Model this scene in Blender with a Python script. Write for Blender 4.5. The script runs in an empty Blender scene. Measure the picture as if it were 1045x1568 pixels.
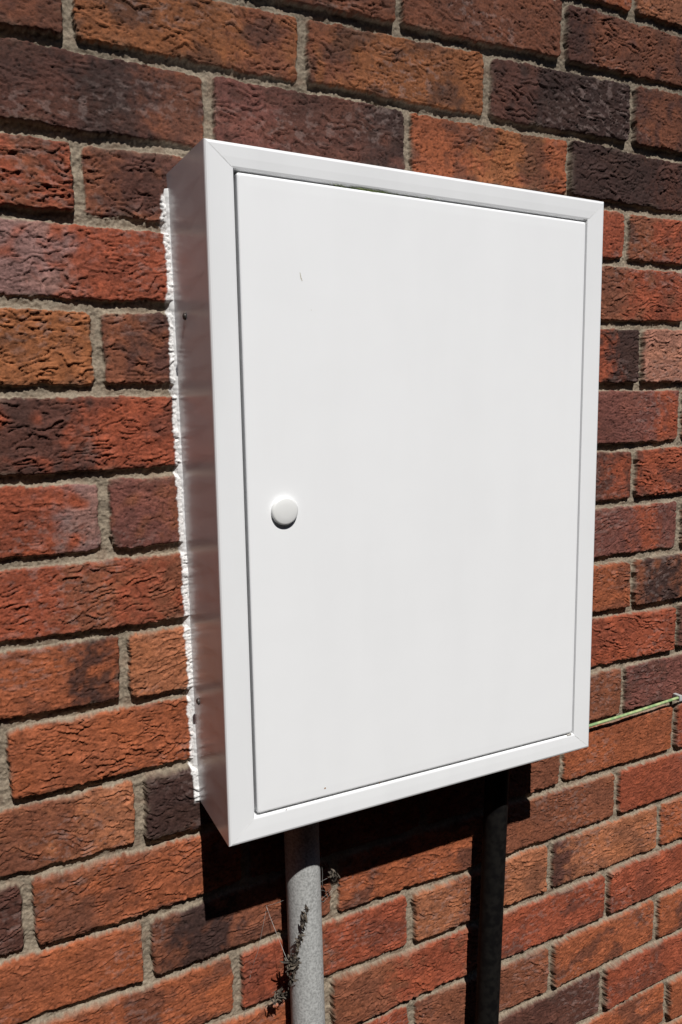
import bpy, bmesh, math, random
import numpy as np
from mathutils import Vector, Matrix, Euler

sc = bpy.context.scene
rng = np.random.default_rng(7)
random.seed(5)

# ------------------------------------------------------------------ helpers
_T = rng.uniform(0, 2*np.pi, (256, 256))
_GX, _GY = np.cos(_T).astype(np.float32), np.sin(_T).astype(np.float32)
def N(x, y, s=0):
    x = np.asarray(x, np.float64) + s*17.37 + 1000; y = np.asarray(y, np.float64) + s*9.71 + 1000
    ix = np.floor(x).astype(np.int64); iy = np.floor(y).astype(np.int64)
    fx = (x-ix).astype(np.float32); fy = (y-iy).astype(np.float32)
    u = fx*fx*fx*(fx*(fx*6-15)+10); v = fy*fy*fy*(fy*(fy*6-15)+10)
    a, b = ix & 255, (ix+1) & 255; c, d = iy & 255, (iy+1) & 255
    n00 = _GX[a, c]*fx + _GY[a, c]*fy
    n10 = _GX[b, c]*(fx-1) + _GY[b, c]*fy
    n01 = _GX[a, d]*fx + _GY[a, d]*(fy-1)
    n11 = _GX[b, d]*(fx-1) + _GY[b, d]*(fy-1)
    return ((n00*(1-u)+n10*u)*(1-v) + (n01*(1-u)+n11*u)*v)*1.5
def ss(a, b, x):
    t = np.clip((x-a)/(b-a), 0, 1); return t*t*(3-2*t)

def new_mat(name):
    m = bpy.data.materials.new(name); m.use_nodes = True
    nt = m.node_tree; return m, nt, nt.nodes["Principled BSDF"]
def noise_mat(name, c1, c2, scale, rough, bump=0.0, bdist=0.001, bscale=None, metal=0, lo=.4, hi=.6, spec=.5):
    m, nt, b = new_mat(name)
    tc = nt.nodes.new("ShaderNodeTexCoord")
    n = nt.nodes.new("ShaderNodeTexNoise"); n.inputs["Scale"].default_value = scale; n.inputs["Detail"].default_value = 6
    r = nt.nodes.new("ShaderNodeValToRGB")
    r.color_ramp.elements[0].position = lo; r.color_ramp.elements[1].position = hi
    r.color_ramp.elements[0].color = (*c1, 1); r.color_ramp.elements[1].color = (*c2, 1)
    nt.links.new(tc.outputs["Object"], n.inputs["Vector"]); nt.links.new(n.outputs["Fac"], r.inputs[0])
    nt.links.new(r.outputs[0], b.inputs["Base Color"])
    b.inputs["Roughness"].default_value = rough; b.inputs["Metallic"].default_value = metal
    b.inputs["Specular IOR Level"].default_value = spec
    if bump:
        n2 = nt.nodes.new("ShaderNodeTexNoise"); n2.inputs["Scale"].default_value = bscale or scale; n2.inputs["Detail"].default_value = 4
        bm = nt.nodes.new("ShaderNodeBump"); bm.inputs["Strength"].default_value = bump; bm.inputs["Distance"].default_value = bdist
        nt.links.new(tc.outputs["Object"], n2.inputs["Vector"]); nt.links.new(n2.outputs["Fac"], bm.inputs["Height"])
        nt.links.new(bm.outputs[0], b.inputs["Normal"])
    return m
def mesh_obj(name, verts, faces, mat, parent=None, smooth=False):
    me = bpy.data.meshes.new(name); me.from_pydata([tuple(v) for v in verts], [], faces); me.update()
    if smooth:
        for p in me.polygons: p.use_smooth = True
    me.materials.append(mat)
    o = bpy.data.objects.new(name, me); sc.collection.objects.link(o)
    if parent: o.parent = parent
    return o
def empty(name):
    e = bpy.data.objects.new(name, None); sc.collection.objects.link(e); return e
def tube(name, pts, rad, mat, parent=None, seg=20, cap=True):
    pts = [Vector(p) for p in pts]; n = len(pts)
    rad = [rad]*n if not hasattr(rad, '__len__') else rad
    V = []; F = []
    ref = Vector((0.13, 1, .07)).normalized()
    for i, p in enumerate(pts):
        t = (pts[min(i+1, n-1)]-pts[max(i-1, 0)]).normalized()
        r = ref if abs(t.dot(ref)) < .95 else Vector((0, 0, 1))
        a = t.cross(r).normalized(); b = t.cross(a)
        for j in range(seg):
            th = 2*math.pi*j/seg; V.append(p+(a*math.cos(th)+b*math.sin(th))*rad[i])
    for i in range(n-1):
        for j in range(seg):
            k = (j+1) % seg; F.append((i*seg+j, i*seg+k, (i+1)*seg+k, (i+1)*seg+j))
    if cap: F.append(tuple(range(seg))[::-1]); F.append(tuple((n-1)*seg+j for j in range(seg)))
    return mesh_obj(name, V, F, mat, parent, True)

# ------------------------------------------------------------------ brick wall (real relief)
def axis(a0, a, b, b1, fine, coarse):
    lo = np.arange(a0, a, coarse); mid = np.arange(a, b, fine); hi = np.arange(b, b1, coarse)
    return np.concatenate([lo, mid, hi, [b1]])
xs = axis(-2.2, -.37, .66, 2.6, .00095, .012)
zs = axis(-1.86, -1.33, .21, 1.2, .00095, .012)
X, Z = np.meshgrid(xs, zs)
shp = X.shape
X = X.ravel(); Z = Z.ravel()

bed = {-1: (.069, .020), 0: (-.0014, 0), 1: (-.076, .003), 2: (-.1455, .0079), 3: (-.2195, .0052), 4: (-.2975, 0), 5: (-.3755, .002),
       6: (-.4503, .0013), 7: (-.526, 0), 8: (-.5995, -.0019), 9: (-.6755, 0), 10: (-.751, 0), 11: (-.828, .001)}
joints = {-2: {.1125: .106, .3375: .333}, -1: {-.225: -.228, 0: -.005, .225: .223, .45: .448},
          0: {-.1125: -.104, .1125: .116, .3375: .344}, 1: {-.225: -.227, .45: .448}, 3: {-.225: -.218, .45: .478},
          5: {-.225: -.220, .45: .476}, 7: {-.225: -.210, .45: .480}, 8: {-.3375: -.324}, 9: {-.225: -.202, .45: .470},
          10: {-.3375: -.312, .3375: .361, .5625: .577}, 11: {-.225: -.201, 0: .016, .45: .466},
          12: {-.1125: -.105, .1125: .120, .3375: .345, .5625: .5565}, 13: {0: .005, .45: .452}, 14: {.3375: .3495, .5625: .559}, 15: {.45: .4515}}
CMIN, CMAX = -18, 26
def bedz(k, x):
    if k in bed: z0, s = bed[k]
    else: z0, s = -.0752*k if k > 11 else -.075*k, 0
    xc = np.clip(x, -.4, .7)
    return z0 + s*xc + .0014*N(x/.12, np.full_like(x, k*3.7), 3) + .0009*N(x/.03, np.full_like(x, k*5.1), 4)
course = np.full(X.shape, CMIN)
ztop = np.zeros_like(X); zbot = np.zeros_like(X)
bz_grid = {k: bedz(k, xs) for k in range(CMIN-1, CMAX+2)}
Zg = Z.reshape(shp)
for k in range(CMIN, CMAX+1):
    t = bz_grid[k][None, :]; b = bz_grid[k+1][None, :]
    m = ((Zg <= t) & (Zg > b)).ravel()
    course[m] = k
    ztop[m] = np.broadcast_to(t, shp).ravel()[m]; zbot[m] = np.broadcast_to(b, shp).ravel()[m]
bi = np.zeros(X.shape, int); xl = np.zeros_like(X); xr = np.zeros_like(X)
for k in range(CMIN, CMAX+1):
    m = course == k
    if not m.any(): continue
    half = .1125 if k % 2 == 0 else 0
    idx = np.arange(-11, 14)
    nom = idx*.225+half
    kn = joints.get(k, {})
    r2 = np.random.default_rng(900+k)
    off = .0183*.075*(k+.5) + r2.normal(0, .0025, len(idx))
    if kn:
        ks = sorted(kn); off2 = np.interp(nom, ks, [kn[q]-q for q in ks])
        jit = r2.normal(0, .002, len(idx))
        for q in ks: jit[np.argmin(abs(nom-q))] = 0
        off = off2 + jit
    pos = nom+off
    j = np.clip(np.searchsorted(pos, X[m], side='right')-1, 0, len(pos)-2)
    bi[m] = idx[j]; xl[m] = pos[j]; xr[m] = pos[j+1]
key = ((course+50)*64 + (bi+20)).astype(int)
def brnd(seed):
    r = np.random.default_rng(seed); return r.random(64*100)[key]
HB = .0052
en = .0010*N(X/.006, Z/.006, 11) + .0013*N(X/.018, Z/.018, 12) + .0007*N(X/.0025, Z/.0025, 14)
wob = .0012*N(Z/.03, X/.4, 13)
dz1 = ztop - Z - HB - .0012*brnd(15) + (brnd(17)-.5)*.003*(X-(xl+xr)/2)/.1; dz2 = Z - zbot - HB - .0012*brnd(16)+.0008
dx1 = X + wob - xl - HB; dx2 = xr - X - wob - HB
dzm = np.minimum(dz1, dz2); dxm = np.minimum(dx1, dx2)
rc = .005
qx = np.maximum(rc-dxm, 0); qz = np.maximum(rc-dzm, 0)
d = np.where((qx > 0) & (qz > 0), rc-np.sqrt(qx*qx+qz*qz), np.minimum(dxm, dzm)) + en
brick = ss(-.0007, .0007, d)
ang = (brnd(1)-.5)*.5
ca, sa = np.cos(ang), np.sin(ang)
ox = brnd(2)*50; oz = brnd(3)*50
xx = X*ca + Z*sa + ox; zz = -X*sa + Z*ca + oz
rough = .40+.80*brnd(4)
pitch = .0062+.0046*brnd(5)
n1 = N(xx/.034, zz/.016, 21); n2 = N(xx/.012, zz/.007, 22)
ph = zz/pitch + 1.7*n1 + .45*n2
fl = np.floor(ph); t = ph-fl
amp = ss(-.3, .15, N(xx/.020, fl*7.31, 23))
patch = ss(-.4, .25, N(xx/.05, zz/.028, 24))
fold = (1-t)**1.3 * ss(0, .06, t)
n3 = N(xx/.024, zz/.0062, 25)
cm = ss(-.2, .3, N(xx/.022, zz/.014, 26))
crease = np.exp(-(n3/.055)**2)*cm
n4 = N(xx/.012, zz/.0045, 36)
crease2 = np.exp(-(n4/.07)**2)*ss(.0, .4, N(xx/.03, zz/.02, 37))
grain = N(X/.0021, Z/.0021, 27)
med = N(X/.007, Z/.006, 28)
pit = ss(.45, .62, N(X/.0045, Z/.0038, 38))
hbrick = .0012*(brnd(6)-.5)*2 + .0021*rough*patch*amp*fold - .0020*rough*crease - .0009*rough*crease2 - .0009*pit + .00026*grain + .00040*med \
    + (brnd(7)-.5)*.006*(X-(xl+xr)/2)/.1
hbrick -= .0018*np.exp(-np.maximum(d, 0)/.0012)*(.55+.45*N(X/.009, Z/.009, 29))
hm = -.0063 + .0007*N(X/.004, Z/.004, 31) + .0005*grain + .0014*N(X/.03, Z/.012, 32)
hm += .0022*np.exp(-np.maximum(-d, 0)/.0014)*ss(0, .3, N(X/.02, Z/.02, 33))
h = hm*(1-brick)+hbrick*brick

PAL = {'o': (.315, .092, .039), 'O': (.36, .134, .064), 'r': (.285, .069, .034), 'b': (.205, .072, .038), 'y': (.29, .105, .040),
       'd': (.088, .037, .028), 'k': (.030, .020, .019), 'p': (.160, .060, .048), 'w': (.25, .14, .125), 'P': (.35, .16, .11)}
OV = {(-2, -1): ('b', []), (-2, 0): ('b', []), (-2, 1): ('d', [(.2, .9, 'b')]), (-2, 2): ('k', [(.6, .8, 'd')]), (-2,-2): ('d', []),
      (-1, -2): ('d', [(.7, 1, 'b')]), (-1, -1): ('y', [(.7, .95, 'b')]), (-1, 0): ('y', [(0, .2, 'b')]), (-1, 1): ('k', [(.0, .3, 'd')]), (-1, 2): ('d', [(.1, .4, 'b')]),
      (0, -2): ('d', [(.45, .7, 'k'), (.78, 1, 'b')]), (0, -1): ('d', [(.0, .3, 'p'), (.75, 1, 'k')]), (0, 0): ('o', [(.4, .8, 'y')]), (0, 1): ('k', [(.7, .9, 'd')]),
      (1, -2): ('r', [(.75, .9, 'b')]), (1, -1): ('b', [(.1, .5, 'd')]), (1, 0): ('b', []), (1, 1): ('r', []), (1, 2): ('b', [(.2, .6, 'r')]),
      (2, -2): ('r', [(.0, .42, 'w')]), (2, 1): ('b', [(.5, 1, 'r')]),
      (3, -2): ('y', []), (3, -1): ('d', [(0, .2, 'b')]), (3, 1): ('k', [(.0, .75, 'r')]), (3, 2): ('P', []),
      (4, -2): ('r', [(.0, .42, 'd')]), (4, 1): ('p', [(.75, 1, 'r')]),
      (5, -2): ('r', [(.82, 1, 'w')]), (5, -1): ('b', [(0, .3, 'p')]), (5, 1): ('d', [(.8, .95, 'r')]), (5, 2): ('r', []),
      (6, -2): ('r', [(.32, .55, 'b'), (.68, 1, 'b')]), (6, 1): ('p', [(.6, .8, 'r')]),
      (7, -2): ('o', [(.79, .94, 'k')]), (7, -1): ('O', []), (7, 1): ('o', []), (7, 2): ('b', [(.1, .4, 'k')]),
      (8, -2): ('o', []), (8, 1): ('r', []), (8, -3): ('b', []),
      (9, -2): ('O', [(.0, .75, 'b')]), (9, -1): ('k', [(.35, 1, 'o')]), (9, 1): ('b', []), (9, 2): ('p', []),
      (10, -2): ('o', [(.0, .3, 'b')]), (10, -3): ('d', []), (10, 1): ('o', []), (10, 2): ('r', []),
      (11, -2): ('o', [(0, .2, 'b')]), (11, -1): ('b', [(.1, .45, 'k')]), (11, 0): ('o', []), (12, -2): ('o', []), (12, -1): ('r', [(.3, .5, 'b')]),
      (12, 0): ('O', [(.3, .6, 'b')]), (11, 1): ('b', []), (12, 1): ('O', [(.0, .2, 'd')]), (13, 1): ('r', []), (12, 2): ('o', []), (13, 0): ('b', [(.4, .9, 'r')])}
nk = 64*100
base = np.zeros((nk, 3)); r3 = np.random.default_rng(77)
keys = list('oorrbOorPdo')
for i in range(nk): base[i] = PAL[keys[r3.integers(len(keys))]]
for (c, i), (b0, pl) in OV.items(): base[(c+50)*64+(i+20)] = PAL[b0]
col = base[key].astype(np.float32)
ub = (X-xl)/(xr-xl)
un = ub + .10*N(X/.02, Z/.02, 41) + .07*N(X/.006, Z/.006, 42)
for (c, i), (b0, pl) in OV.items():
    if not pl: continue
    m = np.where(key == (c+50)*64+(i+20))[0]
    for a, b, kk in pl:
        lo = 1 if a <= 0 else ss(a-.1, a+.1, un[m]); hi = 1 if b >= 1 else 1-ss(b-.1, b+.1, un[m])
        w = (lo*hi*ss(-.6, .05, N(X[m]/.02, Z[m]/.02, 43)+.2))[:, None]
        col[m] = col[m]*(1-w)+np.array(PAL[kk])*w
mean = np.array((.215, .070, .037), np.float32)
col = col*.88 + mean*.12
bp_ = ss(.0, .42, N(xx/.05, zz/.035, 44)+.28*N(X/.01, Z/.008, 57))*(.15+.85*brnd(9)**1.5)
dk = np.array((.050, .029, .025), np.float32)
col = col*(1-(bp_*.66)[:, None]) + dk*(bp_*.66)[:, None]
rp = ss(.1, .45, N(xx/.05+9, zz/.03, 45))*.35
col = col*(1-rp[:, None]) + (col*np.array((1.25, 1.18, 1.0), np.float32))*rp[:, None]
mot = 1 + .22*N(X/.012, Z/.009, 46) + .24*N(X/.0035, Z/.003, 47) + .14*N(X/.09, Z/.05, 48)
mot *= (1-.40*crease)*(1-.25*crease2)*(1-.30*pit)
mot *= .86+.22*amp*fold
spk = ss(.40, .6, N(X/.0032, Z/.0032, 49))
vignette = 1-.36*ss(-.18, .12, Z)  # vignette darkening towards the wall top, painted into the brick colour
col *= mot[:, None]*(1-.4*spk[:, None])*vignette[:, None]*1.04
lime = ss(.1, .5, N(X/.011, Z/.006, 50)+.5*N(X/.003, Z/.003, 58))*ss(.0, .35, N(X/.11, Z/.08, 51))*.28
col = col*(1-lime[:, None]) + np.array((.26, .19, .17), np.float32)*lime[:, None]
mcol = np.array((.245, .198, .145), np.float32)[None, :]*(1+.18*N(X/.03, Z/.02, 52)+.26*N(X/.003, Z/.003, 53)+.16*grain)[:, None]
mcol *= (1-.30*ss(-.15, .12, Z))[:, None]  # upper vignette darkening painted into the mortar colour as well
rs = ss(.2, .55, N(X/.018, Z/.012, 54))[:, None]*.30
mcol = mcol*(1-rs)+np.array((.16, .09, .058))*rs
bm_ = ss(-.0006, .0005, d + .0006*N(X/.005, Z/.004, 55))[:, None]
smear = (np.exp(-np.maximum(d, 0)/.002)*ss(.1, .45, N(X/.03, Z/.02, 56))*.45)[:, None]
col = col*(1-smear)+mcol*smear
col = mcol*(1-bm_)+col*bm_
# white paint brushed on the wall beside the cabinet
XB = lambda z: np.interp(-z, [.100, .7148], [-.1476, -.1410])
edge = XB(Z)
brushw = .0062 + .0014*N(Z/.0065, X*0+1, 61) + .0010*N(Z/.0026, X/.03, 62) + .0016*N(Z/.03, X*0, 63)
dist = edge - X
inz = ss(-.719, -.714, Z)*(1-ss(-.121, -.117, Z))
pm = (1-ss(-.0005, .0009, dist-brushw))*(dist > -.02)*inz
pmask = np.clip(pm*(.9+.2*N(X/.004, Z/.002, 64)), 0, 1)
fill = (1-ss(.002, .0065, dist))*(dist > -.02)*inz
h = np.maximum(h, h*(1-fill)+fill*(-.0010+.0005*N(Z/.004, X/.01, 65)))
h += .0003*pm
col = col*(1-pmask[:, None])+np.array((.80, .79, .77))*pmask[:, None]
col = np.clip(col, .004, .9)

Vv = np.stack([X, -h, Z], 1).astype(np.float32)
nz, nx = shp
ii = (np.arange(nz-1)[:, None]*nx+np.arange(nx-1)[None, :]).ravel()
quads = np.stack([ii, ii+1, ii+1+nx, ii+nx], 1).astype(np.int32)
me = bpy.data.meshes.new("brick_wall")
me.vertices.add(len(Vv)); me.vertices.foreach_set("co", Vv.ravel())
nf = len(quads)
me.loops.add(nf*4); me.loops.foreach_set("vertex_index", quads.ravel())
me.polygons.add(nf); me.polygons.foreach_set("loop_start", np.arange(nf, dtype=np.int32)*4)
me.polygons.foreach_set("loop_total", np.full(nf, 4, np.int32))
me.polygons.foreach_set("use_smooth", np.ones(nf, bool))
me.update(calc_edges=True)
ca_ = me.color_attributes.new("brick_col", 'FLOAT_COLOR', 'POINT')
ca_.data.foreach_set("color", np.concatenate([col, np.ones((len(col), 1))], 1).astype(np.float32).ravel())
wm, nt, b = new_mat("weathered_brick")
at = nt.nodes.new("ShaderNodeVertexColor"); at.layer_name = "brick_col"
tc = nt.nodes.new("ShaderNodeTexCoord")
nn = nt.nodes.new("ShaderNodeTexNoise"); nn.inputs["Scale"].default_value = 600; nn.inputs["Detail"].default_value = 5; nn.inputs["Roughness"].default_value = .7
mr = nt.nodes.new("ShaderNodeMapRange"); mr.inputs[1].default_value = .3; mr.inputs[2].default_value = .7; mr.inputs[3].default_value = .7; mr.inputs[4].default_value = 1.27
mx = nt.nodes.new("ShaderNodeVectorMath"); mx.operation = 'MULTIPLY'
bu = nt.nodes.new("ShaderNodeBump"); bu.inputs["Strength"].default_value = .7; bu.inputs["Distance"].default_value = .0008
nt.links.new(tc.outputs["Object"], nn.inputs["Vector"]); nt.links.new(nn.outputs["Fac"], mr.inputs[0])
nt.links.new(at.outputs["Color"], mx.inputs[0]); nt.links.new(mr.outputs[0], mx.inputs[1])
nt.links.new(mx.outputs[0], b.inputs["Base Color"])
nt.links.new(nn.outputs["Fac"], bu.inputs["Height"]); nt.links.new(bu.outputs[0], b.inputs["Normal"])
b.inputs["Roughness"].default_value = .8; b.inputs["Specular IOR Level"].default_value = .2
me.materials.append(wm)
wall = bpy.data.objects.new("brick_wall", me); sc.collection.objects.link(wall)
core = [(x, y, z) for x in (-2.2, 2.6) for y in (.02, .22) for z in (-1.86, 1.2)]
mesh_obj("wall_core", core, [(0, 1, 3, 2), (4, 6, 7, 5), (0, 4, 5, 1), (2, 3, 7, 6), (0, 2, 6, 4), (1, 5, 7, 3)], wm, wall)

# ------------------------------------------------------------------ ground
gm = noise_mat("asphalt_path", (.032, .031, .030), (.062, .060, .056), 9, .9, .5, .004, 120)
GN = 24; gv = []; gf = []
for j in range(GN+1):
    for i in range(GN+1):
        gx = (i/GN*2-1); gy = (j/GN)
        gv.append((math.copysign(abs(gx)**3, gx)*300, .01-gy**3*300, -1.85+.004*math.sin(i*2.1+j)))
for j in range(GN):
    for i in range(GN):
        a = j*(GN+1)+i; gf.append((a, a+1, a+GN+2, a+GN+1))
mesh_obj("ground", gv, gf, gm)
# unseen timber screen added to block sky and bounce light, behind and beside camera
fm = noise_mat("sky_blocker_timber", (.018, .012, .008), (.045, .030, .020), 14, .85, .4, .003, 60)
sky_blocker = empty("unseen_sky_blocker")
CUBE = [(0, 1, 3, 2), (4, 6, 7, 5), (0, 4, 5, 1), (2, 3, 7, 6), (0, 2, 6, 4), (1, 5, 7, 3)]
V = []; F = []
def box(x0, x1, y0, y1, z0, z1):
    b0 = len(V)
    for px in (x0, x1):
        for py in (y0, y1):
            for pz in (z0, z1): V.append((px, py, pz))
    F.extend([tuple(b0+q for q in f) for f in CUBE])
x = -2.1; k = 0
while x < 4.6:
    y0 = -2.05-(.012 if k % 2 else 0)
    box(x, x+.118, y0, y0-.018, -1.86, .95+random.uniform(-.006, .006)); x += .107; k += 1
y = -2.0; k = 0
while y < -.12:
    x0 = -2.12-(.012 if k % 2 else 0)
    box(x0, x0-.018, y, y+.118, -1.86, .95+random.uniform(-.006, .006)); y += .107; k += 1
mesh_obj("blocker_boards", V, F, fm, sky_blocker)
V = []; F = []
for z0 in (-1.5, -.5, .7):
    box(-2.1, 4.6, -2.085, -2.135, z0, z0+.09)
    box(-2.155, -2.205, -2.0, -.03, z0, z0+.09)
mesh_obj("blocker_rails", V, F, fm, sky_blocker)

# ------------------------------------------------------------------ cabinet
def white_mat(name, base=(.79, .79, .78), rough=.34, dirt=1.0):
    m, nt, b = new_mat(name)
    tc = nt.nodes.new("ShaderNodeTexCoord")
    mp = nt.nodes.new("ShaderNodeMapping"); mp.inputs["Scale"].default_value = (22, 22, 5)
    n = nt.nodes.new("ShaderNodeTexNoise"); n.inputs["Scale"].default_value = 1.0; n.inputs["Detail"].default_value = 5
    r = nt.nodes.new("ShaderNodeValToRGB"); r.color_ramp.elements[0].position = .25; r.color_ramp.elements[1].position = .6
    f = 1-.03*dirt
    r.color_ramp.elements[0].color = (base[0]*f, base[1]*f, base[2]*f, 1); r.color_ramp.elements[1].color = (*base, 1)
    n2 = nt.nodes.new("ShaderNodeTexNoise"); n2.inputs["Scale"].default_value = 12; n2.inputs["Detail"].default_value = 2
    bm = nt.nodes.new("ShaderNodeBump"); bm.inputs["Strength"].default_value = .12; bm.inputs["Distance"].default_value = .004
    L = nt.links.new
    L(tc.outputs["Object"], mp.inputs[0]); L(mp.outputs[0], n.inputs["Vector"]); L(n.outputs["Fac"], r.inputs[0])
    L(r.outputs[0], b.inputs["Base Color"])
    L(tc.outputs["Object"], n2.inputs["Vector"]); L(n2.outputs["Fac"], bm.inputs["Height"]); L(bm.outputs[0], b.inputs["Normal"])
    b.inputs["Roughness"].default_value = rough
    return m
wmat = white_mat("white_painted_metal", (.82, .825, .83), .25, 1.5)
cab = empty("meter_cabinet")
D = .1077
OUT = [(-.1479, -.0976), (.2954, -.1035), (.2982, -.7164), (-.1472, -.7129)]
BACK = [(-.1476, -.1000), (.2954, -.1035), (.2982, -.7164), (-.1410, -.7148)]
DOOR = [(-.1207, -.1211), (.2692, -.1271), (.2707, -.6920), (-.1189, -.6875)]
sgn = [(1, -1), (-1, -1), (-1, 1), (1, 1)]
def inset(q, a): return [(p[0]+s[0]*a, p[1]+s[1]*a) for p, s in zip(q, sgn)]
def lerpq(q1, q2, t): return [(a[0]*(1-t)+b[0]*t, a[1]*(1-t)+b[1]*t) for a, b in zip(q1, q2)]
OPEN = inset(DOOR, -.0022)
loops = [(BACK, .006), (lerpq(BACK, OUT, .97), -(D-.0034)), (inset(OUT, .00035), -(D-.0018)), (inset(OUT, .0013), -(D-.0006)), (inset(OUT, .0030), -D),
         (inset(OUT, .012), -(D-.0002)), (inset(OPEN, -.0022), -(D-.0006)), (inset(OPEN, -.0007), -(D-.0011)), (OPEN, -(D-.0030)), (OPEN, -(D-.020)), (inset(OPEN, .012), -(D-.020))]
SEG = 24
def ring(q, y):
    out = []
    for c in range(4):
        a, b = q[c], q[(c+1) % 4]
        for s in range(SEG):
            t = s/SEG; out.append((a[0]*(1-t)+b[0]*t, y, a[1]*(1-t)+b[1]*t))
    return out
V = []; F = []
for q, y in loops: V += ring(q, y)
n = 4*SEG
for l in range(len(loops)-1):
    for j in range(n):
        k = (j+1) % n; F.append((l*n+j, (l+1)*n+j, (l+1)*n+k, l*n+k))
shell = mesh_obj("cabinet_shell", V, F, wmat, cab)
F2 = bmesh.new(); F2.from_mesh(shell.data); bmesh.ops.recalc_face_normals(F2, faces=F2.faces); F2.to_mesh(shell.data); F2.free()
seam = noise_mat("seam_grime", (.66, .66, .65), (.78, .78, .77), 200, .6)
for i in range(4):
    a = inset(OUT, .0035)[i]; b2 = inset(OPEN, -.002)[i]
    dx, dz = b2[0]-a[0], b2[1]-a[1]; l = math.hypot(dx, dz); px, pz = -dz/l*.00016, dx/l*.00016
    mesh_obj("mitre_seam_%d" % i, [(a[0]+px, -D-.0001, a[1]+pz), (a[0]-px, -D-.0001, a[1]-pz), (b2[0]-px, -D+.0002, b2[1]-pz), (b2[0]+px, -D+.0002, b2[1]+pz)], [(0, 1, 2, 3)], seam, cab)
dl = [(inset(DOOR, 0), -(D-.016)), (inset(DOOR, 0), -(D-.0016)), (inset(DOOR, .0003), -(D-.0007)), (inset(DOOR, .0011), -(D-.0001)), (inset(DOOR, .0024), -(D+.0002)), (inset(DOOR, .01), -(D+.0003))]
def roundring(q, y, rad):
    out = []
    q3 = [Vector((a, y, b)) for a, b in q]
    for c in range(4):
        p = q3[c]; pr = (q3[c-1]-p).normalized(); nx_ = (q3[(c+1) % 4]-p).normalized()
        ctr = p + pr*rad + nx_*rad
        for s in range(7):
            th = math.pi/2*s/6
            out.append(ctr - nx_*rad*math.cos(th) - pr*rad*math.sin(th))
    return out
V = []; F = []
for q, y in dl: V += roundring(q, y, .0022)
n = 28
for l in range(len(dl)-1):
    for j in range(n):
        k = (j+1) % n; F.append((l*n+j, (l+1)*n+j, (l+1)*n+k, l*n+k))
F.append(tuple((len(dl)-1)*n+j for j in range(n)))
door = mesh_obj("door_leaf", V, F, white_mat("white_door_paint", (.86, .865, .87), .36, .8), cab)
F2 = bmesh.new(); F2.from_mesh(door.data); bmesh.ops.recalc_face_normals(F2, faces=F2.faces); F2.to_mesh(door.data); F2.free()
kx, kz = -.0855, -.4063
prof = [(.0126, .0003), (.0128, .0014), (.0127, .0030), (.0121, .0040), (.0108, .0045), (.006, .0049), (.0015, .0051)]
V = []; F = []
for r_, y_ in prof:
    for j in range(48):
        th = 2*math.pi*j/48; V.append((kx+r_*math.cos(th), -(D+y_), kz+r_*math.sin(th)))
for l in range(len(prof)-1):
    for j in range(48):
        k = (j+1) % 48; F.append((l*48+j, l*48+k, (l+1)*48+k, (l+1)*48+j))
F.append(tuple((len(prof)-1)*48+j for j in range(48)))
mesh_obj("lock_cap", V, F, white_mat("lock_cap_plastic", (.76, .76, .745), .4), cab, True)
hm_ = noise_mat("hinge_metal", (.35, .33, .30), (.6, .58, .54), 90, .5)
for hx, hz in ((.2668, -.1290), (.2672, -.6942)):
    tube("hinge_pin", [(hx-.0035, -D+.002, hz), (hx+.0025, -D+.002, hz)], .0014, hm_, cab, 12)
scm = noise_mat("screw_dark_metal", (.04, .035, .03), (.12, .10, .09), 300, .5, metal=.5)
for sy, sz in ((-.037, -.232), (-.020, -.603)):
    o_ = .0045 if sz < -.5 else .0008
    tube("side_screw", [(-.1478+o_, sy, sz), (-.1492+o_, sy, sz), (-.1500+o_, sy, sz)], [.0034, .0033, .0022], scm, cab, 16)
mo = noise_mat("moss_green", (.05, .075, .012), (.16, .20, .05), 400, .9)
V = []; F = []
for i in range(330):
    u = random.gauss(0, .014) if random.random() < .8 else random.uniform(-.04, .07)
    x = .006+u; zt = -.1211-(x+.1207)*.0154
    z = zt+random.uniform(-.0002, .0016); y = -D+random.uniform(.0002, .003); s = random.uniform(.0003, .0008)
    b0 = len(V)
    for q in range(4): V.append((x+random.uniform(-s, s)*1.6, y+random.uniform(-s, s)*.6, z+random.uniform(-s, s)))
    F += [(b0, b0+1, b0+2), (b0, b0+2, b0+3), (b0, b0+1, b0+3), (b0+1, b0+2, b0+3)]
mesh_obj("moss_in_gap", V, F, mo, cab)
ch = noise_mat("paint_chip", (.45, .42, .34), (.6, .56, .48), 500, .7)
V = []; F = []
def chip(x, z, pts):
    b0 = len(V)
    for a, c in pts: V.append((x+a, -(D+.00045), z+c))
    F.append(tuple(range(b0, b0+len(pts))))
chip(-.0642, -.2026, [(-.0012, .004), (-.0006, .004), (.0002, .0005), (.0014, -.0028), (.0008, -.0030), (-.0005, -.0006)])
chip(-.055, -.2300, [(0, .0008), (.0004, 0), (.0001, -.0007)])
mesh_obj("paint_chips", V, F, ch, cab)
rs_ = noise_mat("rust_spot", (.30, .13, .03), (.45, .25, .08), 500, .7)
V = []; F = []
for (x, z, s) in ((-.049, -.6790, .0009), (.012, -.6893, .0006), (-.09, -.690, .0005)):
    b0 = len(V)
    for j in range(8): V.append((x+math.cos(j*.785)*s*random.uniform(.7, 1.2), -(D+.0005), z+math.sin(j*.785)*s*random.uniform(.7, 1.2)))
    F.append(tuple(range(b0, b0+8)))
mesh_obj("rust_spots", V, F, rs_, cab)
V = []; F = []
zz_ = np.arange(-.717, -.112, .0011)
wb = .0030+.0007*N(zz_/.008, zz_*0, 71)+.0004*N(zz_/.0025, zz_*0, 72)
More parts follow.
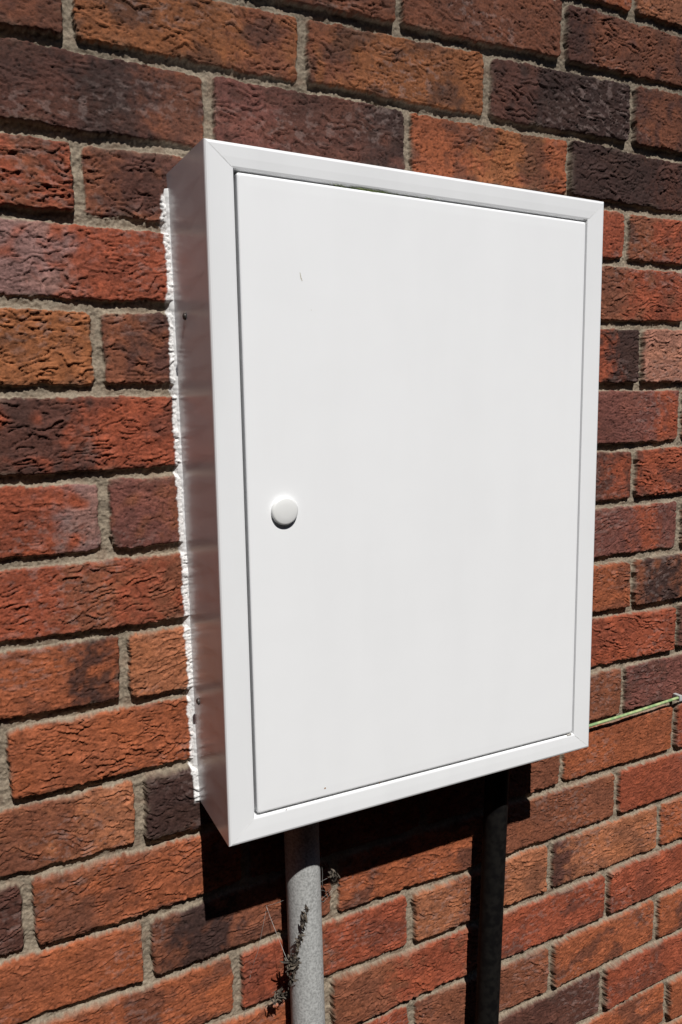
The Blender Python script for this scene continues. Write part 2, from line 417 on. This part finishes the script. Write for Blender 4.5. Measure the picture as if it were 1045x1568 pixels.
for i, z in enumerate(zz_):
    e = float(XB(np.array(z))); w = float(wb[i])
    for a, bq in ((.0, 1.25), (.35, 1.05), (.75, .65), (1.05, .28), (1.3, -.1)):
        V.append((e+.0006-a*w, .0004-bq*w*.9+.001, z))
for i in range(len(zz_)-1):
    for j in range(4): F.append((i*5+j, i*5+j+1, (i+1)*5+j+1, (i+1)*5+j))
mesh_obj("sealant_bead", V, F, noise_mat("white_sealant", (.76, .75, .73), (.82, .81, .80), 150, .6, .3, .0005, 500), cab, True)

# ------------------------------------------------------------------ pipes
pg = noise_mat("weathered_grey_conduit", (.27, .27, .26), (.46, .46, .445), 420, .75, .5, .0006, 700, lo=.35, hi=.62, spec=.3)
gp = empty("grey_conduit_pipe")
def pl(z): return -.0350+(-.816-z)*.0147
tube("conduit", [(pl(z), -.0225, z) for z in np.linspace(-.700, -1.852, 24)], .0190, pg, gp, 40)
tube("conduit_clip", [(pl(-1.45), -.0225, -1.435), (pl(-1.45), -.0225, -1.46)], .0212, pg, gp, 40)
pb = noise_mat("black_plastic_duct", (.0035, .003, .003), (.009, .008, .007), 120, .7, .3, .0006, 300, spec=.12)
bpipe = empty("black_duct_pipe")
def prx(z): return .2249-(-.777-z)*.0319
tube("duct", [(prx(z), -.030, z) for z in np.linspace(-.700, -1.852, 24)], .0146, pb, bpipe, 32)
tube("duct_collar", [(prx(-.72), -.030, -.705), (prx(-.74), -.030, -.745)], .0168, pb, bpipe, 32)

# ------------------------------------------------------------------ earth wire
wmx = noise_mat("green_yellow_insulation", (.20, .32, .14), (.40, .46, .22), 120, .45)
ew = empty("earth_wire")
wp = [(.262, -.020, -.705), (.268, -.017, -.725), (.290, -.012, -.742), (.33, -.009, -.7480), (.40, -.0085, -.7470), (.46, -.0095, -.7450), (.52, -.0085, -.7435), (.58, -.0085, -.7410), (.66, -.008, -.7400), (.9, -.008, -.741), (1.4, -.008, -.745), (1.42, .004, -.745)]
fp = []
for i in range(len(wp)-1):
    p0 = Vector(wp[max(i-1, 0)]); p1 = Vector(wp[i]); p2 = Vector(wp[i+1]); p3 = Vector(wp[min(i+2, len(wp)-1)])
    for s in range(8):
        t = s/8
        fp.append(.5*((2*p1)+(p2-p0)*t+(2*p0-5*p1+4*p2-p3)*t*t+(3*p1-p0-3*p2+p3)*t**3))
fp.append(Vector(wp[-1]))
tube("wire", fp, .0020, wmx, ew, 12)
mesh_obj("wire_clip", [(x, y, z) for x in (.571, .577) for y in (.0, -.0118) for z in (-.7455, -.7375)], CUBE, noise_mat("clip_grey_plastic", (.3, .3, .29), (.45, .45, .43), 100, .6), ew)

# ------------------------------------------------------------------ cobweb with dead leaf scraps
cw = empty("cobweb_debris")
dm = noise_mat("dead_leaf", (.030, .023, .017), (.12, .095, .07), 160, .8)
wb_ = noise_mat("web_silk", (.25, .24, .22), (.4, .38, .35), 100, .7)
V = []; F = []
def scrap(c, s, elong=2.2):
    c = Vector(c); b0 = len(V)
    M = Euler((random.uniform(0, 6), random.uniform(0, 6), random.uniform(0, 6))).to_matrix()
    for a in range(5):
        u = a/4*2-1; w = (1-u*u)*.5+.12
        for sd in (-1, 0, 1):
            V.append(c+M @ Vector((u*s*elong*.5, sd*w*s*.5, abs(sd)*s*.25+.35*s*math.sin(u*2)+random.uniform(-.1, .1)*s)))
    for a in range(4):
        for q in range(2): F.append((b0+a*3+q, b0+a*3+q+1, b0+a*3+q+4, b0+a*3+q+3))
def cluster(path, nn_, spread, s0, s1):
    for i in range(nn_):
        t = random.random()*(len(path)-1); k = int(t); f = t-k
        p = Vector(path[k])*(1-f)+Vector(path[k+1])*f
        scrap(p+Vector([random.gauss(0, spread) for _ in range(3)]), random.uniform(s0, s1), random.uniform(1.4, 3.0))
cluster([(-.040, -.0425, -.846), (-.0445, -.043, -.858), (-.046, -.043, -.870), (-.051, -.042, -.885), (-.0535, -.040, -.905), (-.057, -.038, -.925), (-.061, -.034, -.94)], 100, .0012, .0015, .0045)
cluster([(-.054, -.040, -.905), (-.058, -.036, -.915)], 34, .0025, .003, .006)
cluster([(-.066, -.030, -.945), (-.073, -.025, -.956)], 30, .0022, .002, .005)
cluster([(-.003, -.030, -.822), (.002, -.028, -.832)], 22, .002, .002, .005)
mesh_obj("leaf_scraps", V, F, dm, cw)
anch = [(-.050, -.040, -.845), (-.060, -.037, -.91), (-.075, -.025, -.962), (.0, -.029, -.828), (-.018, -.035, -.835), (.03, -.002, -.80), (-.10, -.001, -.985), (-.09, -.001, -.93), (-.018, -.034, -.80), (.02, -.001, -.86), (-.038, -.042, -.845), (-.07, -.001, -.86)]
for i in range(26):
    a, b2 = random.sample(anch, 2); a = Vector(a); b2 = Vector(b2)
    if (a-b2).length > .09: continue
    j = Vector([random.gauss(0, .003) for _ in range(3)]); mid = (a+b2)/2+Vector((0, 0, -.004))+j
    tube("web_strand_%d" % i, [a+j*.5, a*.6+mid*.4+Vector((0, 0, -.001)), mid, b2*.6+mid*.4, b2], .00013, wb_, cw, 5)

# ------------------------------------------------------------------ light
sdir = Vector((-.0075, -.1077, .1445)).normalized()
sl = bpy.data.lights.new("sun", 'SUN'); sl.energy = 4.9; sl.angle = math.radians(.5); sl.color = (1, .98, .95)
so = bpy.data.objects.new("sun", sl); sc.collection.objects.link(so)
so.rotation_euler = sdir.to_track_quat('Z', 'Y').to_euler(); so.location = sdir*5
w = bpy.data.worlds.new("World"); sc.world = w; w.use_nodes = True
wn = w.node_tree; bg = wn.nodes["Background"]
sky = wn.nodes.new("ShaderNodeTexSky"); sky.sky_type = 'NISHITA'; sky.sun_disc = False
sky.air_density = .7; sky.dust_density = .3
sky.sun_elevation = math.asin(sdir.z); sky.sun_rotation = math.atan2(sdir.x, sdir.y)
wn.links.new(sky.outputs[0], bg.inputs[0]); bg.inputs[1].default_value = .05

cam = bpy.data.cameras.new("camera"); co = bpy.data.objects.new("camera", cam); sc.collection.objects.link(co)
co.location = (-.37512, -.76102, -.30727); co.rotation_euler = (1.43016, .01288, -.49079)
cam.sensor_fit = 'VERTICAL'; cam.sensor_height = 24; cam.lens = 24*1230.586/1568; cam.clip_start = .02; cam.clip_end = 1000
sc.camera = co
sc.view_settings.view_transform = 'Standard'; sc.view_settings.look = 'None'; sc.view_settings.exposure = 0
